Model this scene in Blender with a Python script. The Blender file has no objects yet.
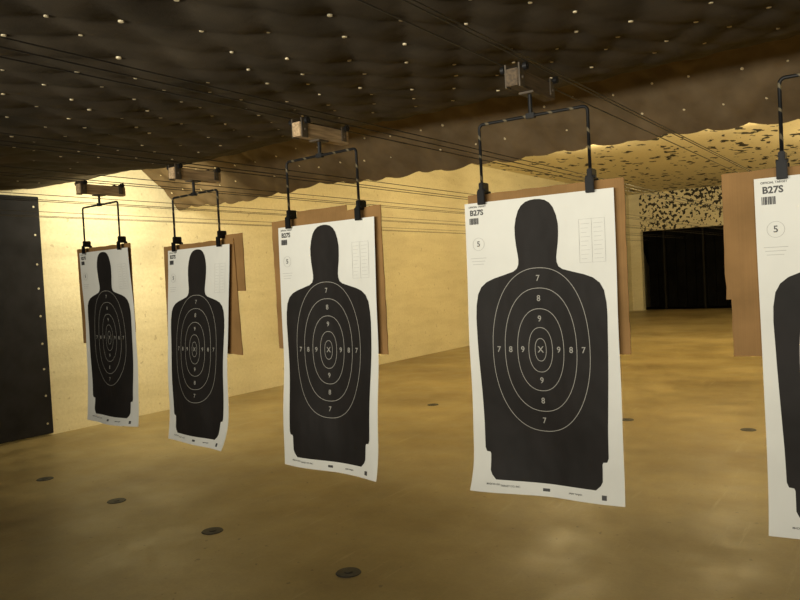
import bpy, bmesh, math, random
from mathutils import Vector, Matrix, noise
random.seed(7)
scene = bpy.context.scene
scene.view_settings.view_transform = 'Standard'
scene.view_settings.look = 'None'
COL = scene.collection

# ------------------------------------------------------------ helpers
def link(o, parent=None):
    COL.objects.link(o)
    if parent: o.parent = parent
    return o
def empty(name, loc=(0,0,0), rotz=0):
    e = bpy.data.objects.new(name, None); e.location = loc; e.rotation_euler = (0,0,rotz)
    e.empty_display_size = .1
    return link(e)
def mesh_obj(name, verts, faces, mat=None, parent=None, smooth=False):
    me = bpy.data.meshes.new(name); me.from_pydata([tuple(v) for v in verts], [], faces); me.update()
    if smooth:
        for p in me.polygons: p.use_smooth = True
    o = bpy.data.objects.new(name, me)
    if mat: me.materials.append(mat)
    return link(o, parent)
def bm_obj(name, bm, mat=None, parent=None, smooth=False):
    me = bpy.data.meshes.new(name); bm.to_mesh(me); bm.free()
    if smooth:
        for p in me.polygons: p.use_smooth = True
    o = bpy.data.objects.new(name, me)
    if mat: me.materials.append(mat)
    return link(o, parent)
def add_box(bm, lo, hi, bevel=0):
    r = bmesh.ops.create_cube(bm, size=1)
    vs = r['verts']
    for v in vs:
        v.co = Vector([(lo[i]+hi[i])/2 + v.co[i]*(hi[i]-lo[i]) for i in range(3)])
    if bevel:
        es = list({e for v in vs for e in v.link_edges})
        bmesh.ops.bevel(bm, geom=es, offset=bevel, segments=2, affect='EDGES')
def add_cyl(bm, p0, p1, r, seg=12, r2=None):
    p0, p1 = Vector(p0), Vector(p1); d = p1-p0
    m = Matrix.Translation((p0+p1)/2) @ d.to_track_quat('Z','Y').to_matrix().to_4x4()
    bmesh.ops.create_cone(bm, cap_ends=True, segments=seg, radius1=r, radius2=(r if r2 is None else r2), depth=d.length, matrix=m)
def add_tube(bm, pts, r, seg=10):
    pts = [Vector(p) for p in pts]; rings = []
    ref = Vector((0,1,0))
    for i,p in enumerate(pts):
        a = pts[max(i-1,0)]; b = pts[min(i+1,len(pts)-1)]
        t = (b-a).normalized()
        n = ref - t*ref.dot(t)
        if n.length < .1: n = Vector((1,0,0)) - t*t.x
        n.normalize(); bb = t.cross(n)
        rings.append([bm.verts.new(p + (n*math.cos(k*2*math.pi/seg)+bb*math.sin(k*2*math.pi/seg))*r) for k in range(seg)])
    for a,b in zip(rings, rings[1:]):
        for k in range(seg):
            bm.faces.new((a[k],a[(k+1)%seg],b[(k+1)%seg],b[k]))
    bm.faces.new(rings[0]); bm.faces.new(rings[-1][::-1])

# ------------------------------------------------------------ materials
def mat_new(name):
    m = bpy.data.materials.new(name); m.use_nodes = True
    nt = m.node_tree; b = nt.nodes['Principled BSDF']
    return m, nt, b
def N(nt, t, **kw):
    n = nt.nodes.new(t)
    for k,v in kw.items():
        if k in n.inputs: n.inputs[k].default_value = v
        else: setattr(n, k, v)
    return n
def pos(nt, scale=(1,1,1)):
    g = N(nt,'ShaderNodeNewGeometry'); mp = N(nt,'ShaderNodeMapping'); mp.inputs['Scale'].default_value = scale
    nt.links.new(g.outputs['Position'], mp.inputs['Vector']); return mp.outputs['Vector']
def obc(nt, scale=(1,1,1)):
    g = N(nt,'ShaderNodeTexCoord'); mp = N(nt,'ShaderNodeMapping'); mp.inputs['Scale'].default_value = scale
    nt.links.new(g.outputs['Object'], mp.inputs['Vector']); return mp.outputs['Vector']
def noise_n(nt, vec, scale, detail=4, rough=.55):
    n = N(nt,'ShaderNodeTexNoise'); n.inputs['Scale'].default_value=scale; n.inputs['Detail'].default_value=detail
    n.inputs['Roughness'].default_value=rough; nt.links.new(vec, n.inputs['Vector']); return n.outputs['Fac']
def ramp(nt, fac, stops):
    r = N(nt,'ShaderNodeValToRGB'); cr = r.color_ramp
    while len(cr.elements) < len(stops): cr.elements.new(.5)
    for e,(p,c) in zip(cr.elements, stops):
        e.position = p; e.color = (*c,1) if len(c)==3 else c
    nt.links.new(fac, r.inputs['Fac']); return r.outputs['Color']
def mix(nt, fac, a, b, mode='MIX'):
    m = N(nt,'ShaderNodeMix'); m.data_type='RGBA'; m.blend_type=mode
    for sock,val in ((m.inputs[0],fac),(m.inputs[6],a),(m.inputs[7],b)):
        if isinstance(val,(int,float)): sock.default_value = val
        elif isinstance(val,tuple): sock.default_value = (*val,1)
        else: nt.links.new(val, sock)
    return m.outputs[2]
def math_n(nt, op, a, b):
    m = N(nt,'ShaderNodeMath'); m.operation = op
    for s,v in ((m.inputs[0],a),(m.inputs[1],b)):
        if isinstance(v,(int,float)): s.default_value=v
        else: nt.links.new(v,s)
    return m.outputs[0]
def bump(nt, b, h, strength=.3, dist=.01):
    bp = N(nt,'ShaderNodeBump'); bp.inputs['Strength'].default_value=strength; bp.inputs['Distance'].default_value=dist
    nt.links.new(h, bp.inputs['Height']); nt.links.new(bp.outputs['Normal'], b.inputs['Normal'])
def simple(name, col, rough=.6, metal=0, var=.15, scale=20, spec=.5):
    m, nt, b = mat_new(name)
    v = obc(nt); f = noise_n(nt, v, scale)
    c = ramp(nt, f, [(.3,tuple(x*(1-var) for x in col)),(.7,tuple(min(1,x*(1+var)) for x in col))])
    nt.links.new(c, b.inputs['Base Color']); b.inputs['Roughness'].default_value=rough; b.inputs['Metallic'].default_value=metal
    b.inputs['Specular IOR Level'].default_value=spec
    return m

# floor: stained yellow-grey concrete with a soft sheen
m_floor, nt, b = mat_new('stained_concrete_floor')
v = pos(nt)
f1 = noise_n(nt, v, .8, 6, .62); f2 = noise_n(nt, v, 3, 6, .65); f3 = noise_n(nt, v, 60, 3)
c = ramp(nt, f1, [(.34,(.22,.162,.068)),(.5,(.33,.258,.120)),(.66,(.44,.355,.178))])
c = mix(nt, .38, c, ramp(nt, f2, [(.3,(.35,.35,.35)),(.7,(1,1,1))]), 'MULTIPLY')
c = mix(nt, .15, c, ramp(nt, f3, [(.35,(.5,.5,.5)),(.6,(1,1,1))]), 'MULTIPLY')
sp_ = noise_n(nt, v, 22, 2, .5)
c = mix(nt, ramp(nt, sp_, [(.70,(0,0,0)),(.73,(.5,.5,.5))]), c, (.07,.05,.025))
scr = noise_n(nt, pos(nt,(9,.8,1)), 2, 4, .6)
c = mix(nt, ramp(nt, scr, [(.62,(0,0,0)),(.72,(.3,.3,.3))]), c, (.45,.38,.24))
nt.links.new(c, b.inputs['Base Color'])
r = ramp(nt, f2, [(.3,(.34,)*3),(.7,(.54,)*3)]); nt.links.new(r, b.inputs['Roughness'])
b.inputs['Specular IOR Level'].default_value=.5
bump(nt, b, f3, .08, .004)

def wall_mat(name, light, dark, chips=None, board=True, pock=.5):
    m, nt, b = mat_new(name)
    v = pos(nt)
    f1 = noise_n(nt, v, .9, 5); f2 = noise_n(nt, v, 30, 4, .7)
    c = ramp(nt, f1, [(.3,dark),(.7,light)])
    c = mix(nt, .25, c, ramp(nt, f2, [(.35,(.6,.58,.5)),(.6,(1,1,1))]), 'MULTIPLY')
    if board:
        f4 = noise_n(nt, pos(nt,(.5,.5,3)), 2.2, 4, .6)
        c = mix(nt, .22, c, ramp(nt, f4, [(.35,(.62,.58,.48)),(.55,(1,1,1))]), 'MULTIPLY')
    pk = noise_n(nt, pos(nt,(1,1,1)), 16, 2, .5)
    c = mix(nt, ramp(nt, pk, [(.69,(0,0,0)),(.72,(pock,)*3)]), c, (.2,.14,.06))
    if chips:
        axis, y0, y1, lo, hi, sc, ys, bigw = chips
        g = N(nt,'ShaderNodeNewGeometry'); s = N(nt,'ShaderNodeSeparateXYZ'); nt.links.new(g.outputs['Position'], s.inputs[0])
        mr = N(nt,'ShaderNodeMapRange'); nt.links.new(s.outputs[axis], mr.inputs[0])
        mr.inputs[1].default_value=y0; mr.inputs[2].default_value=y1; mr.inputs[3].default_value=lo; mr.inputs[4].default_value=hi
        ch = noise_n(nt, pos(nt,(1,ys,1)), sc, 2, .5)
        big = noise_n(nt, pos(nt), 1.0, 3)
        t = math_n(nt,'ADD', ch, math_n(nt,'MULTIPLY', math_n(nt,'SUBTRACT', big, .5), bigw))
        d = math_n(nt,'SUBTRACT', t, mr.outputs[0])
        k = ramp(nt, math_n(nt,'MULTIPLY', d, 30), [(0,(0,0,0)),(.4,(1,1,1))])
        c = mix(nt, k, c, (.02,.017,.012))
    nt.links.new(c, b.inputs['Base Color']); b.inputs['Roughness'].default_value=.75
    bump(nt, b, f2, .35, .01)
    return m
m_wall = wall_mat('cream_painted_concrete', (.76,.71,.53), (.66,.61,.44), pock=.35)
m_ceil_far = wall_mat('chipped_concrete_ceiling', (.84,.77,.56), (.78,.71,.51), ('Y',9,23,.62,.60,6.0,.5,.16), board=False)
m_back = wall_mat('bullet_splattered_concrete', (.75,.69,.48), (.62,.56,.38), ('Z',2.3,3.65,.56,.50,10.0,1,.22), board=False)

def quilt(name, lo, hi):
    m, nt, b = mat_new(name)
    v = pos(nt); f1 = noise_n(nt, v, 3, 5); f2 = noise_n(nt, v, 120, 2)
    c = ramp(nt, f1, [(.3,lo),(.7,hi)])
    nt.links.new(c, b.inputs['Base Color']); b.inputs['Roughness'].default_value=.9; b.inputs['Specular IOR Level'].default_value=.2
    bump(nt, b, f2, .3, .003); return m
m_quilt = quilt('quilted_fabric_shaded', (.046,.038,.026), (.090,.072,.048))  # near ceiling: shade put into the quilt colour
m_quilt2 = quilt('quilted_fabric_lit', (.13,.094,.052), (.22,.162,.094))  # same quilt, lightened on the slope: light put into the colour
m_washer = simple('brass_washer', (.85,.75,.50), .5, .0)
m_washer2 = simple('dull_washer', (.45,.42,.33), .5, .0)
m_rubber = simple('black_rubber_panel', (.014,.014,.018), .8, 0, .3, 6, .2)
m_curtain = simple('black_rubber_curtain', (.004,.004,.004), .9, 0, .5, 3, .05)
m_paper, nt, b = mat_new('white_target_paper')
f = noise_n(nt, obc(nt), 5, 3); c = ramp(nt, f, [(.3,(.74,.745,.69)),(.7,(.80,.805,.745))])
nt.links.new(c, b.inputs['Base Color']); b.inputs['Roughness'].default_value=.6
bump(nt, b, noise_n(nt, obc(nt,(1,1,.6)), 7, 2), .6, .016)
m_ink, nt, b = mat_new('black_print_ink')
f = noise_n(nt, obc(nt), 6, 3); c = ramp(nt, f, [(.3,(.013,.0115,.010)),(.7,(.019,.016,.0145))])
nt.links.new(c, b.inputs['Base Color']); b.inputs['Roughness'].default_value=.6; b.inputs['Specular IOR Level'].default_value=.2
bump(nt, b, noise_n(nt, obc(nt,(1,1,.6)), 7, 2), .6, .016)
m_line = simple('white_print_line', (.36,.35,.31), .6, 0, .03)
m_text = simple('dark_grey_print', (.06,.06,.06), .6, 0, .05)
m_faint = simple('pale_grey_print', (.50,.50,.47), .6, 0, .05)
m_steel = simple('black_painted_steel', (.010,.010,.010), .5, 0, .2, 30, .3)
m_clip = simple('black_spring_clip', (.006,.006,.006), .5, 0, .2, 30, .2)
m_wire = simple('dark_steel_cable', (.035,.03,.025), .5, .3)
m_bracket = simple('worn_steel_bracket', (.10,.078,.052), .55, .2, .3, 15)
m_dark = simple('dark_trap_steel', (.006,.006,.006), .8, .0, .4, 3, .1)
m_disc = simple('dark_iron_disc', (.022,.025,.03), .6, .0, .4, 20)
def ply(name, lo, hi):
    m, nt, b = mat_new(name)
    f = noise_n(nt, obc(nt,(30,2,30)), 3, 5); c = ramp(nt, f, [(.3,lo),(.7,hi)])
    nt.links.new(c, b.inputs['Base Color']); b.inputs['Roughness'].default_value=.7; return m
m_ply = ply('worn_plywood', (.28,.19,.10), (.68,.50,.29))
m_ply2 = ply('dark_oiled_plywood', (.06,.042,.024), (.16,.11,.06))
m_card, nt, b = mat_new('brown_cardboard')
f = noise_n(nt, obc(nt,(1,1,1)), 6, 5); f2 = noise_n(nt, obc(nt,(90,1,1)), 2, 1)
c = ramp(nt, f, [(.3,(.23,.125,.036)),(.7,(.33,.18,.058))])
c = mix(nt, .2, c, ramp(nt, f2, [(.4,(.7,.7,.7)),(.6,(1,1,1))]), 'MULTIPLY')
nt.links.new(c, b.inputs['Base Color']); b.inputs['Roughness'].default_value=.8
m_frame, nt, b = mat_new('taped_frame_bar')
w = N(nt,'ShaderNodeTexWave'); w.wave_type='BANDS'; w.bands_direction='DIAGONAL'
w.inputs['Scale'].default_value=7.5; w.inputs['Distortion'].default_value=3.0; w.inputs['Detail'].default_value=1
nt.links.new(obc(nt), w.inputs['Vector'])
c = ramp(nt, w.outputs['Fac'], [(.90,(.010,.010,.010)),(.96,(.15,.125,.075))])
nt.links.new(c, b.inputs['Base Color']); b.inputs['Roughness'].default_value=.5; b.inputs['Specular IOR Level'].default_value=.3

# ------------------------------------------------------------ room shell
XL, XR, YN, YB = -7.2, 3.2, -2.2, 23.2
ZC = 3.61
def slab(name, lo, hi, mat):
    bm = bmesh.new(); add_box(bm, lo, hi); return bm_obj(name, bm, mat)
slab('floor', (XL-.2,YN-.2,-.1), (XR+.2,YB+2.4,0), m_floor)
slab('wall_left', (XL-.2,YN-.2,0), (XL,YB+2.4,ZC+.15), m_wall)
slab('wall_right', (XR,YN-.2,0), (XR+.2,YB+2.4,ZC+.15), m_wall)
slab('wall_front', (XL,YN-.2,0), (XR,YN,ZC+.15), m_wall)
slab('ceiling', (XL,YN,ZC), (XR,YB+2.4,ZC+.15), m_ceil_far)
bm = bmesh.new()
add_box(bm, (XL,YB,0), (XL+.32,YB+.25,ZC)); add_box(bm,(XR-.3,YB,0),(XR,YB+.25,ZC))
pillars = bm_obj('wall_back', bm, m_wall)
bm = bmesh.new(); add_box(bm, (XL+.32,YB,2.45), (XR-.3,YB+.25,ZC))
bm_obj('splattered_header', bm, m_back, pillars)

# bullet trap
trap = empty('bullet_trap', (0,YB+.3,0))
bm = bmesh.new()
add_box(bm, (XL+.02,1.9,0.001), (XR-.02,2.0,2.6)); add_box(bm,(XL+.02,.0,2.46),(XR-.02,2.0,2.56)); add_box(bm,(XL+.02,.0,0.001),(XR-.02,2.0,.012))
bm_obj('rear_plate', bm, m_dark, trap)
mesh_obj('deflector_plate', [(XL+.03,.3,2.44),(XR-.03,.3,2.44),(XR-.03,1.88,1.0),(XL+.03,1.88,1.0)], [(0,1,2,3)], m_dark, trap)
bm = bmesh.new()
x = XL+.9
while x < XR-.4:
    add_box(bm, (x,.02,.0), (x+.05,.12,2.45)); x += 1.15
bm_obj('support_posts', bm, simple('dark_post_steel',(.013,.012,.010),.8,0,.3,4,.1), trap)
bm = bmesh.new()
x = XL+.36
while x < XR-.5:
    add_box(bm, (x,.35+random.uniform(-.02,.02),.05), (x+.27,.37+random.uniform(.0,.02),2.44)); x += .285
bm_obj('rubber_curtain_strips', bm, m_curtain, trap)

# black rubber wall panels with washers
pn = empty('rubber_wall_padding', (XL,0,0))
bm = bmesh.new(); bw = bmesh.new()
for i in range(5):
    y0 = YN + .05 + i*1.25; y1 = min(y0+1.24, 4.1)
    add_box(bm, (.0,y0,.02), (.035,y1,2.40), .005)
    for yy in (y0+.06, (y0+y1)/2, y1-.06):
        for k in range(9):
            z = .12+k*.27+random.uniform(-.02,.02)
            add_cyl(bw, (.034,yy,z), (.039,yy,z), .011, 10)
bm_obj('panels', bm, m_rubber, pn); bm_obj('washers', bw, m_washer2, pn)

# ------------------------------------------------------------ quilted ceiling baffle
prof = [(-2.15,2.38),(1.0,2.40),(2.4,2.42),(3.3,2.45),(4.0,2.49),(4.35,2.56),(4.8,2.68),(5.2,2.80),(5.3,2.82),(5.4,2.77),(5.87,2.43)]
seglen = [0]
for a,b2 in zip(prof, prof[1:]): seglen.append(seglen[-1]+math.dist(a,b2))
def P(s):
    s = max(0,min(seglen[-1]-1e-6,s))
    for i in range(len(prof)-1):
        if s <= seglen[i+1]:
            t = (s-seglen[i])/(seglen[i+1]-seglen[i]); a,b2 = prof[i],prof[i+1]
            y = a[0]+t*(b2[0]-a[0]); z = a[1]+t*(b2[1]-a[1])
            L = math.dist(a,b2); ty,tz = (b2[0]-a[0])/L,(b2[1]-a[1])/L
            return y,z,tz,-ty
Ltot = seglen[-1]
SX, SS = .29, .24
nails = []; grid = {}
j = 0; s = .05
while s < Ltot+.3:
    x = XL-.1+(SX/2 if j%2 else 0); i = 0
    while x < XR+.3:
        p = (x+random.uniform(-.035,.035), s+random.uniform(-.035,.035))
        grid[(i,j)] = p
        if XL+.03 < p[0] < XR-.03 and p[1] < Ltot-.03: nails.append(p)
        x += SX; i += 1
    s += SS; j += 1
segs = {}
def add_seg(a,b2):
    mx,ms = (a[0]+b2[0])/2,(a[1]+b2[1])/2
    segs.setdefault((int(mx//.4),int(ms//.4)),[]).append((a,b2))
for (i,j),p in grid.items():
    for di in ((0,-1) if j%2==0 else (0,1)):
        q = grid.get((i+di,j+1))
        if q: add_seg(p,q)
def seam_d(x,s):
    cx,cs = int(x//.4),int(s//.4); best=9
    for a in (-1,0,1):
        for c2 in (-1,0,1):
            for (p,q) in segs.get((cx+a,cs+c2),()):
                dx,ds = q[0]-p[0],q[1]-p[1]
                t = ((x-p[0])*dx+(s-p[1])*ds)/(dx*dx+ds*ds); t = 0 if t<0 else 1 if t>1 else t
                ex,es = p[0]+t*dx-x,p[1]+t*ds-s
                d = ex*ex+es*es
                dd = math.sqrt(d)+ .035*(1-abs(2*t-1))
                if dd<best: best=dd
    return best
def surf(x,s):
    y,z,ny,nz = P(s)
    d = seam_d(x,s)
    sl = 1 if s > seglen[8] else 0
    a = (.034+.012*sl)*(1-math.exp(-d/.055)) + .045*noise.noise(Vector((x*.7,s*1.0,0))) + (.014+.016*sl)*noise.noise(Vector((x*2.5,s*3,3)))
    e = max(0,(s-(Ltot-.45))/.45)
    return Vector((x, y+ny*a*.8, z+nz*a - e*.035*(1+noise.noise(Vector((x*1.1,0,9))))))
step = .035
nx = int((XR-XL)/step); ns = int(Ltot/step)
verts = []; faces = []
for jj in range(ns+1):
    for i in range(nx+1):
        verts.append(surf(XL+.005+(XR-XL-.01)*i/nx, Ltot*jj/ns))
for jj in range(ns):
    for i in range(nx):
        a = jj*(nx+1)+i; faces.append((a,a+1,a+nx+2,a+nx+1))
baf = empty('quilted_ceiling_baffle')
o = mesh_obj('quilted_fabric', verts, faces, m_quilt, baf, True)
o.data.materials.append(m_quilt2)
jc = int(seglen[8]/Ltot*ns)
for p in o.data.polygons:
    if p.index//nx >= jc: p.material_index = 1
bm = bmesh.new()
vs = [bm.verts.new(c) for c in ((XL+.01,5.36,2.90),(XR-.01,5.36,2.90),(XR-.01,5.93,2.48),(XL+.01,5.93,2.48))]
bm.faces.new(vs); bm_obj('backing_board', bm, m_ply, baf)
bm = bmesh.new()
for (x,s) in nails:
    if random.random() < .08: continue
    p = surf(x,s); y,z,ny,nz = P(s); n = Vector((0,ny,nz)).normalized()
    rr = random.uniform(.009,.014)
    add_cyl(bm, p-n*.002, p+n*random.uniform(.008,.014), rr, 8, rr*.8)
bm_obj('fastening_washers', bm, m_washer, baf)

# ------------------------------------------------------------ targets
PW, PH = .61, 1.143
GX = [-PW/2 + PW*i/16 for i in range(17)]
GZ = [-PH*i/30 for i in range(31)]
half = [(0,-.010),(.02,-.0115),(.04,-.017),(.058,-.029),(.072,-.048),(.083,-.078),(.089,-.11),(.089,-.145),(.086,-.18),(.081,-.212),(.078,-.235),(.079,-.254),(.086,-.270),(.102,-.281),(.14,-.292),(.185,-.304),(.218,-.317),(.243,-.337),(.258,-.365),(.266,-.41),(.268,-.46),(.264,-.60),(.258,-.75),(.253,-.88),(.251,-.975),(.245,-.99),(.230,-.992),(.227,-1.0),(.226,-1.062),(.218,-1.078),(.200,-1.095)]
outline = [(x,z) for x,z in half] + [(-x,z) for x,z in reversed(half[1:])]
_tc = {}
def text_mesh(txt, size, bold):
    key = (txt,size,bold)
    if key in _tc: return _tc[key]
    cu = bpy.data.curves.new('t','FONT'); cu.body = txt; cu.size = size; cu.align_x='CENTER'; cu.align_y='CENTER'
    cu.offset = bold; cu.resolution_u = 3
    ob = bpy.data.objects.new('t', cu); COL.objects.link(ob)
    bpy.context.view_layer.update()
    me = bpy.data.meshes.new_from_object(ob)
    r = ([v.co.copy() for v in me.vertices], [tuple(p.vertices) for p in me.polygons])
    bpy.data.objects.remove(ob); bpy.data.meshes.remove(me); bpy.data.curves.remove(cu)
    _tc[key] = r; return r
def put_text(V, F, txt, x, z, size, bold=0.0):
    vs, fs = text_mesh(txt, size, bold); o = len(V)
    V += [Vector((x+v.x, 0, z+v.y)) for v in vs]
    F += [tuple(i+o for i in f) for f in fs]
def put_rect(V, F, x0, z0, x1, z1):
    o = len(V); V += [Vector((x0,0,z0)),Vector((x1,0,z0)),Vector((x1,0,z1)),Vector((x0,0,z1))]; F.append((o,o+1,o+2,o+3))
def put_ring(V, F, cx, cz, hw, hh, w, n=96, ex=2.25):
    o = len(V)
    for k in range(n):
        a = 2*math.pi*k/n; c,s = math.cos(a), math.sin(a)
        fx = math.copysign(abs(c)**(2/ex),c); fz = math.copysign(abs(s)**(2/ex),s)
        V.append(Vector((cx+(hw-w)*fx,0,cz+(hh-w)*fz))); V.append(Vector((cx+hw*fx,0,cz+hh*fz)))
    for k in range(n):
        a = o+2*k; c2 = o+2*((k+1)%n); F.append((a,c2,c2+1,a+1))
CZ = -.584
LV, LF = [], []
for hw,hh in ((.203,.314),(.152,.237),(.100,.158),(.054,.086),(.028,.044)):
    put_ring(LV, LF, 0, CZ, hw-.004, hh, .0023)
for t,dx,dz in (('7',.173,.273),('8',.124,.196),('9',.074,.118)):
    put_text(LV, LF, t, -dx, CZ, .032, .0003); put_text(LV, LF, t, dx, CZ, .032, .0003)
    put_text(LV, LF, t, 0, CZ+dz, .032, .0003); put_text(LV, LF, t, 0, CZ-dz, .032, .0003)
put_text(LV, LF, 'X', 0, CZ, .034, .0003)
TV, TF = [], []
put_text(TV, TF, 'B27S', -.252, -.040, .030, .0010)
put_text(TV, TF, 'OFFICIAL TARGET', -.248, -.016, .0095, .0002)
for k in range(9): put_rect(TV, TF, -.285+k*.0045, -.085, -.2825+k*.0045+(k%3)*.0008, -.060)
put_text(TV, TF, '5', -.248, -.165, .030, .0004)
put_rect(TV, TF, .222,-1.128,.240,-1.110)
put_rect(TV, TF, -.012,-1.124,.016,-1.113)
put_text(TV, TF, 'TARGET CO. INC.', -.14, -1.116, .010, .0001)
put_text(TV, TF, 'paper targets', .12, -1.118, .010, .0001)
put_text(TV, TF, 'MADE IN USA', -.21, -1.112, .009, .0001)
FV, FF = [], []
put_ring(FV, FF, -.248, -.165, .026, .026, .0015, 32, 2)
for k in range(3): put_rect(FV, FF, -.285+k*.004, -.222-k*.012, -.215-k*.006, -.220-k*.012)
for (x0,z0,x1,z1) in ((.17,-.262,.268,-.261),(.17,-.103,.268,-.102),(.17,-.262,.171,-.102),(.267,-.262,.268,-.102),(.218,-.262,.219,-.102)): put_rect(FV,FF,x0,z0,x1,z1)
for k in range(9): put_rect(FV, FF, .177, -.120-k*.016, .211-(k%3)*.006, -.1188-k*.016); put_rect(FV, FF, .226, -.120-k*.016, .260-(k%2)*.006, -.1188-k*.016)

def make_target(loc, yaw, lean, curl, wave, ph, lift, card_polys):
    rt = empty('silhouette_paper_target', loc, yaw)
    def D(x, z, off):
        q = -z/PH
        n = curl*q**2.2 + wave*q*math.sin(2*math.pi*x/.5+ph) + .010*q*math.sin(6*z+ph*2) + .004*q*math.sin(14*z+9*x+ph)
        n += lift*max(0,(q-.86)/.14)**2*max(0,math.sin(ph*3+x*4))      # lower corner lifting
        xx = x + lean*(-z)
        return Vector((xx, -(n+off), z - abs(curl)*.25*q**3))
    V = [D(x,z,0) for z in GZ for x in GX]; nxg = len(GX)
    F = [(j*nxg+i,(j+1)*nxg+i,(j+1)*nxg+i+1,j*nxg+i+1) for j in range(len(GZ)-1) for i in range(nxg-1)]
    mesh_obj('paper_sheet', V, F, m_paper, rt, True)
    bm = bmesh.new()
    bm.faces.new([bm.verts.new((x,0,z)) for x,z in outline])
    for gx in GX[1:-1]:
        bmesh.ops.bisect_plane(bm, geom=bm.verts[:]+bm.edges[:]+bm.faces[:], plane_co=(gx,0,0), plane_no=(1,0,0))
    for gz in GZ[1:-1]:
        bmesh.ops.bisect_plane(bm, geom=bm.verts[:]+bm.edges[:]+bm.faces[:], plane_co=(0,0,gz), plane_no=(0,0,1))
    for vv in bm.verts: vv.co = D(vv.co.x, vv.co.z, .0015)
    bmesh.ops.recalc_face_normals(bm, faces=bm.faces[:])
    bm_obj('printed_silhouette', bm, m_ink, rt, True)
    mesh_obj('scoring_rings_and_numbers', [D(a.x,a.z,.0028) for a in LV], LF, m_line, rt)
    mesh_obj('printed_labels', [D(a.x,a.z,.0015) for a in TV], TF, m_text, rt)
    mesh_obj('printed_small_boxes', [D(a.x,a.z,.0015) for a in FV], FF, m_faint, rt)
    for k,poly in enumerate(card_polys):
        bm = bmesh.new(); pts = []
        n = len(poly)
        for i in range(n):
            a,b2 = Vector(poly[i]),Vector(poly[(i+1)%n]); m = max(1,int((b2-a).length/.04))
            for t in range(m):
                q = a.lerp(b2,t/m)
                if t: q += Vector((random.uniform(-.002,.002),random.uniform(-.002,.002)))
                pts.append(q)
        y0 = .022+.006*k
        f = bm.faces.new([bm.verts.new((q.x,y0,q.y)) for q in pts])
        r = bmesh.ops.extrude_face_region(bm, geom=[f])
        for g in r['geom']:
            if isinstance(g,bmesh.types.BMVert): g.co.y += .0045
        bmesh.ops.recalc_face_normals(bm, faces=bm.faces[:])
        bm_obj('cardboard_backer', bm, m_card, rt)
    return rt

def make_carrier(loc, yaw, ptop, wood=True, zc=2.09):
    c = empty('target_carrier', (loc[0],loc[1],0), 0)
    bm = bmesh.new()
    add_box(bm, (-.024,-.15,zc-.030), (.024,.19,zc+.032), .003)
    bm_obj('carrier_block', bm, m_ply if wood else m_ply2, c)
    bm = bmesh.new()
    for sx in (-1,1):
        xa, xb = sorted((sx*.0245, sx*.030))
        add_box(bm, (xa,-.145,zc-.035), (xb,-.105,zc+.05))
        add_box(bm, (xa,.135,zc-.02), (xb,.165,zc+.045))
    add_box(bm, (-.03,-.035,zc-.038), (.03,.035,zc-.0305), .002)
    for yy in (-.125,.15):
        add_cyl(bm, (-.036,yy,zc+.0), (.036,yy,zc+.0), .006, 8)
    bm_obj('brackets', bm, m_bracket, c)
    bm = bmesh.new()
    for yy in (-.125,.15):
        for xx in (-.045,.045):
            add_cyl(bm, (xx-.007,yy,zc+.037), (xx+.007,yy,zc+.037), .0145, 16)
        add_cyl(bm, (-.055,yy,zc+.037), (.055,yy,zc+.037), .004, 8)
    bm_obj('pulley_wheels', bm, m_steel, c)
    ft = ptop+.305; fb = ptop+.07; hw = .222; r = .018
    bm = bmesh.new(); pts = [(-hw,0,fb)]
    for k in range(7):
        a = math.pi - k*math.pi/12; pts.append((-hw+r+r*math.cos(a),0,ft-r+r*math.sin(a)))
    for k in range(7):
        a = math.pi/2 - k*math.pi/12; pts.append((hw-r+r*math.cos(a),0,ft-r+r*math.sin(a)))
    pts.append((hw,0,fb))
    add_tube(bm, pts, .006, 10)
    fr = bm_obj('hanger_frame', bm, m_frame, c, True); fr.rotation_euler = (0,0,yaw)
    bm = bmesh.new()
    add_cyl(bm, (0,0,ft-.010), (0,0,zc-.03), .008, 12)
    add_box(bm, (-.018,-.010,ft-.010),(.018,.010,ft+.010),.002)
    bm_obj('drop_rod', bm, m_steel, c)
    for sx in (-1,1):
        bm = bmesh.new(); x0 = sx*hw
        add_box(bm, (x0-.016,-.018,ptop-.010), (x0+.016,-.008,ptop+.045), .002)
        add_box(bm, (x0-.016,.036,ptop-.004), (x0+.016,.044,ptop+.045), .002)
        add_box(bm, (x0-.010,-.012,ptop+.036), (x0+.010,.040,ptop+.078), .003)
        add_cyl(bm, (x0-.018,.0,ptop+.048),(x0+.018,.0,ptop+.048),.006,10)
        cl = bm_obj('spring_clip', bm, m_clip, c); cl.rotation_euler = (0,0,yaw)
    return c
R = math.radians
T = [
 ((-4.449,2.96,1.688), R(-4), .055, .03,.013,.5,.05, [[(-.375,.03),(.30,.03),(.30,-.55),(.28,-.55),(.28,-.2),(-.30,-.2),(-.30,-.63),(-.365,-.63)]], 2.09),
 ((-3.352,2.835,1.634),R(-6.3),-.115,.012,.013,2.2,.035,[[(-.385,.03),(.31,.03),(.335,-.61),(-.40,-.585)],[(.20,.055),(.385,.055),(.385,-.26),(.20,-.26)]], 2.045),
 ((-2.203,2.60,1.671), R(-4), -.022, .015,.013,3.9,.04,[[(-.375,.035),(.325,.050),(.325,-.60),(-.37,-.585)],[(-.2,.07),(.12,.07),(.12,-.2),(-.2,-.2)]], 2.075),
 ((-1.171,2.624,1.683),R(0), -.002, .02,.010,5.2,.045,[[(-.30,.035),(.335,.035),(.335,-.600),(-.30,-.60)]], 2.105),
 ((-.103,2.615,1.657), R(0), .008, -.01,.008,1.0,.03,[[(-.405,.03),(.33,.03),(.33,-.385),(-.405,-.385)],[(-.39,-.30),(.33,-.30),(.33,-.575),(-.39,-.575)]], 2.07),
]
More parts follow.
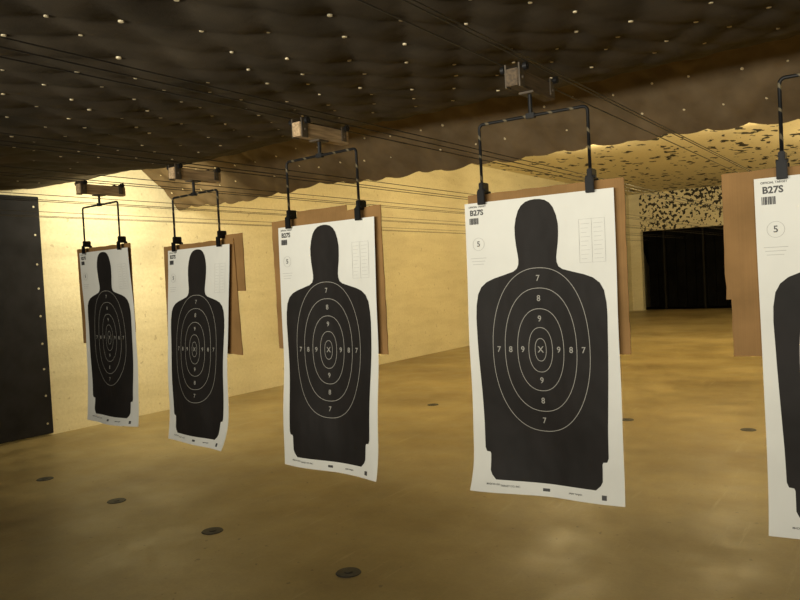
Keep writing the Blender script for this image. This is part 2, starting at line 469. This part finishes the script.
for (loc,yaw,lean,curl,wave,ph,lift,cards,zc) in T:
    make_target(loc,yaw,lean,curl,wave,ph,lift,cards)
    make_carrier(loc, yaw, loc[2], wood=(loc[0] < -1.5), zc=zc)

lanes = [(-6.65,2.09),(-5.54,2.09)] + [(t[0][0], t[-1]) for t in T]
for lx,zc in lanes:
    bm = bmesh.new()
    for (dx,dz) in ((-.045,.055),(.045,.055),(0.0,.10)):
        pts = [(lx+dx, YN+.05 + (YB-YN-.1)*k/24, zc+dz) for k in range(25)]
        add_tube(bm, pts, .0028, 6)
    bm_obj('carrier_cable', bm, m_wire)

for (x,y) in ((-1.16,2.6),(-2.26,2.71),(-3.35,2.82),(-4.44,2.94),(-5.51,3.05),(-1.14,6.59),(-2.17,6.67),(-3.25,6.70),(-4.33,6.78)):
    bm = bmesh.new()
    add_cyl(bm,(0,0,0),(0,0,.004),.062,28,.058); add_cyl(bm,(0,0,.004),(0,0,.007),.02,16)
    o = bm_obj('floor_marker_disc', bm, m_disc); o.location=(x,y,0)

# ------------------------------------------------------------ lamps
def area(name, loc, target, sx, sy, power, col, spread=180):
    l = bpy.data.lights.new(name,'AREA'); l.shape='RECTANGLE'; l.size=sx; l.size_y=sy; l.energy=power; l.color=col; l.spread=math.radians(spread)
    o = bpy.data.objects.new(name,l); o.location=loc
    d = Vector(target)-Vector(loc); o.rotation_euler = d.to_track_quat('-Z','Y').to_euler()
    return link(o)
def bulb(name, loc, power, col, r=.1):
    l = bpy.data.lights.new(name,'POINT'); l.energy=power; l.color=col; l.shadow_soft_size=r
    o = bpy.data.objects.new(name,l); o.location=loc; return link(o)
area('booth_strip_light', (-1.4,-1.9,1.6), (-1.5,3.5,2.3), 6.0,.35, 70, (1,.93,.78), 76)
WARM=(1,.78,.39)
for x in (-4.7,-2.2,.5):
    bulb('added_fill_bulb', (x,6.3,3.0), 64, WARM)
    bulb('added_fill_bulb', (x,11.0,3.32), 80, WARM)
    area('range_floodlight', (x,12.6,3.52), (x,22,2.0), .8,.2, 45, WARM)
bulb('added_fill_bulb', (-.2,15.0,2.7), 120, WARM, .15)  # added bulb, kept out of frame, to brighten the far ceiling
bulb('added_fill_bulb', (.4,19.0,2.7), 100, WARM, .15)  # second unseen bulb added for the far ceiling
area('wall_washer_light', (-6.0,4.75,2.55), (-7.2,4.85,1.4), .5,.15, 44, (1,.86,.54))

w = bpy.data.worlds.new('world'); scene.world = w; w.use_nodes=True
w.node_tree.nodes['Background'].inputs[0].default_value=(.02,.018,.012,1)

# ------------------------------------------------------------ camera
yaw = math.radians(34.7); rho = math.radians(2.98); pit = math.radians(1.7)
up0 = Vector((0,0,1)); r0 = Vector((math.cos(yaw),math.sin(yaw),0)); f0 = Vector((-math.sin(yaw),math.cos(yaw),0))
f = f0*math.cos(pit) - up0*math.sin(pit); u = up0*math.cos(pit)+f0*math.sin(pit)
uc = u*math.cos(rho)+r0*math.sin(rho); rc = r0*math.cos(rho)-u*math.sin(rho)
M = Matrix((rc,uc,-f)).transposed().to_4x4(); M.translation = Vector((0,0,1.4))
cam = bpy.data.cameras.new('camera'); cam.sensor_width=36; cam.lens=36*740/800; cam.clip_start=.05
co = bpy.data.objects.new('camera',cam); COL.objects.link(co); co.matrix_world = M
scene.camera = co
